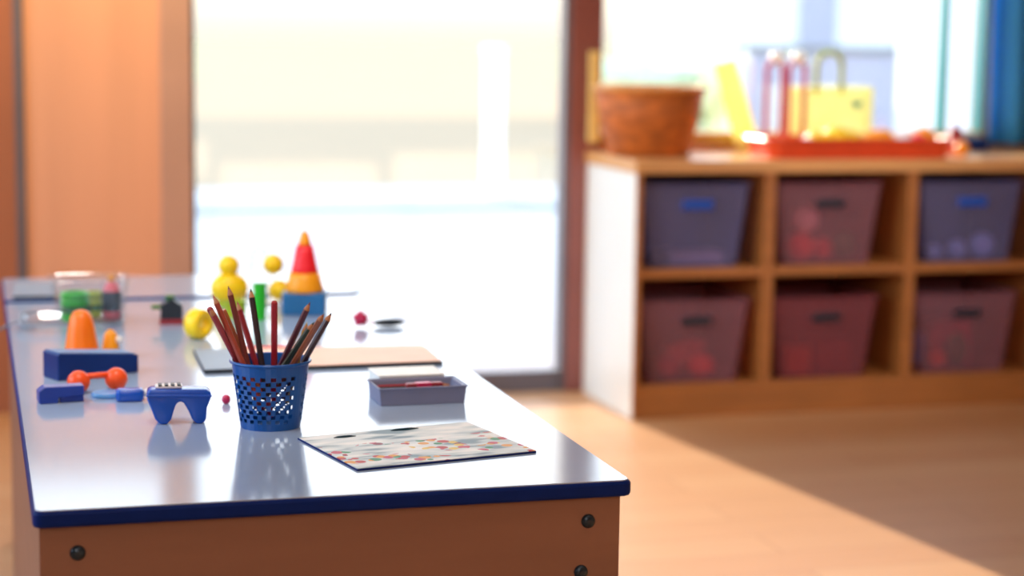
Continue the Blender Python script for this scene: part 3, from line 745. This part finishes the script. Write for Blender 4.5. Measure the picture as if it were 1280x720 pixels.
l = bpy.data.lights.new('side_fill', 'SPOT'); l.energy = 38; l.spot_size = R(32); l.spot_blend = .7; l.shadow_soft_size = .15; l.color = (.8, .94, 1)  # added spot that whitens the shelf's side panel
o = bpy.data.objects.new('side_fill', l); C.objects.link(o); o.location = (.2, 4.3, 1.7)
o.rotation_euler = (Vector(o.location) - Vector((1.8, 5.25, .34))).to_track_quat('Z', 'Y').to_euler()
area('cool_fill', (-2.3, 3.2, 1.6), (.8, 3.8, .5), 2.6, 1.6, 75, (.6, .8, 1))  # added cool fill, tints the left of the table blue

def spot(name, loc, to, ang, e, col, soft=.2):
    l = bpy.data.lights.new(name, 'SPOT'); l.energy = e; l.spot_size = R(ang); l.spot_blend = .8; l.shadow_soft_size = soft; l.color = col
    o = bpy.data.objects.new(name, l); C.objects.link(o); o.location = loc
    o.rotation_euler = (Vector(loc) - Vector(to)).to_track_quat('Z', 'Y').to_euler()
spot('table_fill', (.1, 2.3, 2.6), (.4, 3.3, .6), 50, 115, (1, .95, .88), .3)  # added overhead spot to brighten the toys on the table
spot('shelf_fill', (2.3, 3.9, 2.6), (2.5, 5.25, .8), 26, 55, (1, .9, .75), .12)  # added spot for bright sheen on the shelf-top toys
spot('cubby_fill', (2.7, 1.6, 1.5), (2.5, 5.0, .42), 26, 130, (.9, .88, 1), .3)  # added spot that lifts the bins and shelf front
wd = bpy.data.worlds.new('world'); bpy.context.scene.world = wd; wd.use_nodes = True
nt = wd.node_tree; N = nt.nodes; Lk = nt.links; bg = N['Background']
tc = N.new('ShaderNodeTexCoord'); sx = N.new('ShaderNodeSeparateXYZ'); Lk.new(tc.outputs['Generated'], sx.inputs[0])
rp = N.new('ShaderNodeValToRGB'); el = rp.color_ramp.elements
el[0].position = 0; el[0].color = (1, .94, .8, 1)
el[1].position = 1; el[1].color = (.35, .6, 1.0, 1)
for p, c in ((.02, (1, .93, .75, 1)), (.06, (.95, .97, 1, 1)), (.35, (.75, .88, 1, 1))):
    k = el.new(p); k.color = c
Lk.new(sx.outputs['Z'], rp.inputs[0]); Lk.new(rp.outputs[0], bg.inputs[0])
st = N.new('ShaderNodeMapRange'); st.inputs[1].default_value = 0; st.inputs[2].default_value = .1
st.inputs[3].default_value = 1.3; st.inputs[4].default_value = 4.2
Lk.new(sx.outputs['Z'], st.inputs[0]); Lk.new(st.outputs[0], bg.inputs[1])

# ================================================================ camera
cam = bpy.data.cameras.new('camera'); co = bpy.data.objects.new('camera', cam); C.objects.link(co)
f = 2379.; pitch = .1337; roll = .0142; yaw = .2786
cam.sensor_width = 36; cam.lens = f / 1280 * 36; cam.clip_end = 500
fw = Vector((0, math.cos(pitch), -math.sin(pitch))); up0 = Vector((0, math.sin(pitch), math.cos(pitch))); rt0 = Vector((1, 0, 0))
rt = rt0 * math.cos(roll) + up0 * math.sin(roll); up = -rt0 * math.sin(roll) + up0 * math.cos(roll)
Rz = Matrix.Rotation(-yaw, 3, 'Z'); rt, up, fw = Rz @ rt, Rz @ up, Rz @ fw
mw = Matrix((rt, up, -fw)).transposed().to_4x4(); mw.translation = (0, 0, 1.093)
co.matrix_world = mw
cam.dof.use_dof = True; cam.dof.focus_distance = 2.42; cam.dof.aperture_fstop = 2.5
sc = bpy.context.scene; sc.camera = co
sc.view_settings.view_transform = 'Standard'; sc.view_settings.look = 'None'
sc.view_settings.exposure = 0
sc.cycles.use_denoising = True
sc.cycles.max_bounces = 10; sc.cycles.transparent_max_bounces = 24
sc.cycles.sample_clamp_indirect = 6; sc.cycles.caustics_reflective = False; sc.cycles.caustics_refractive = False
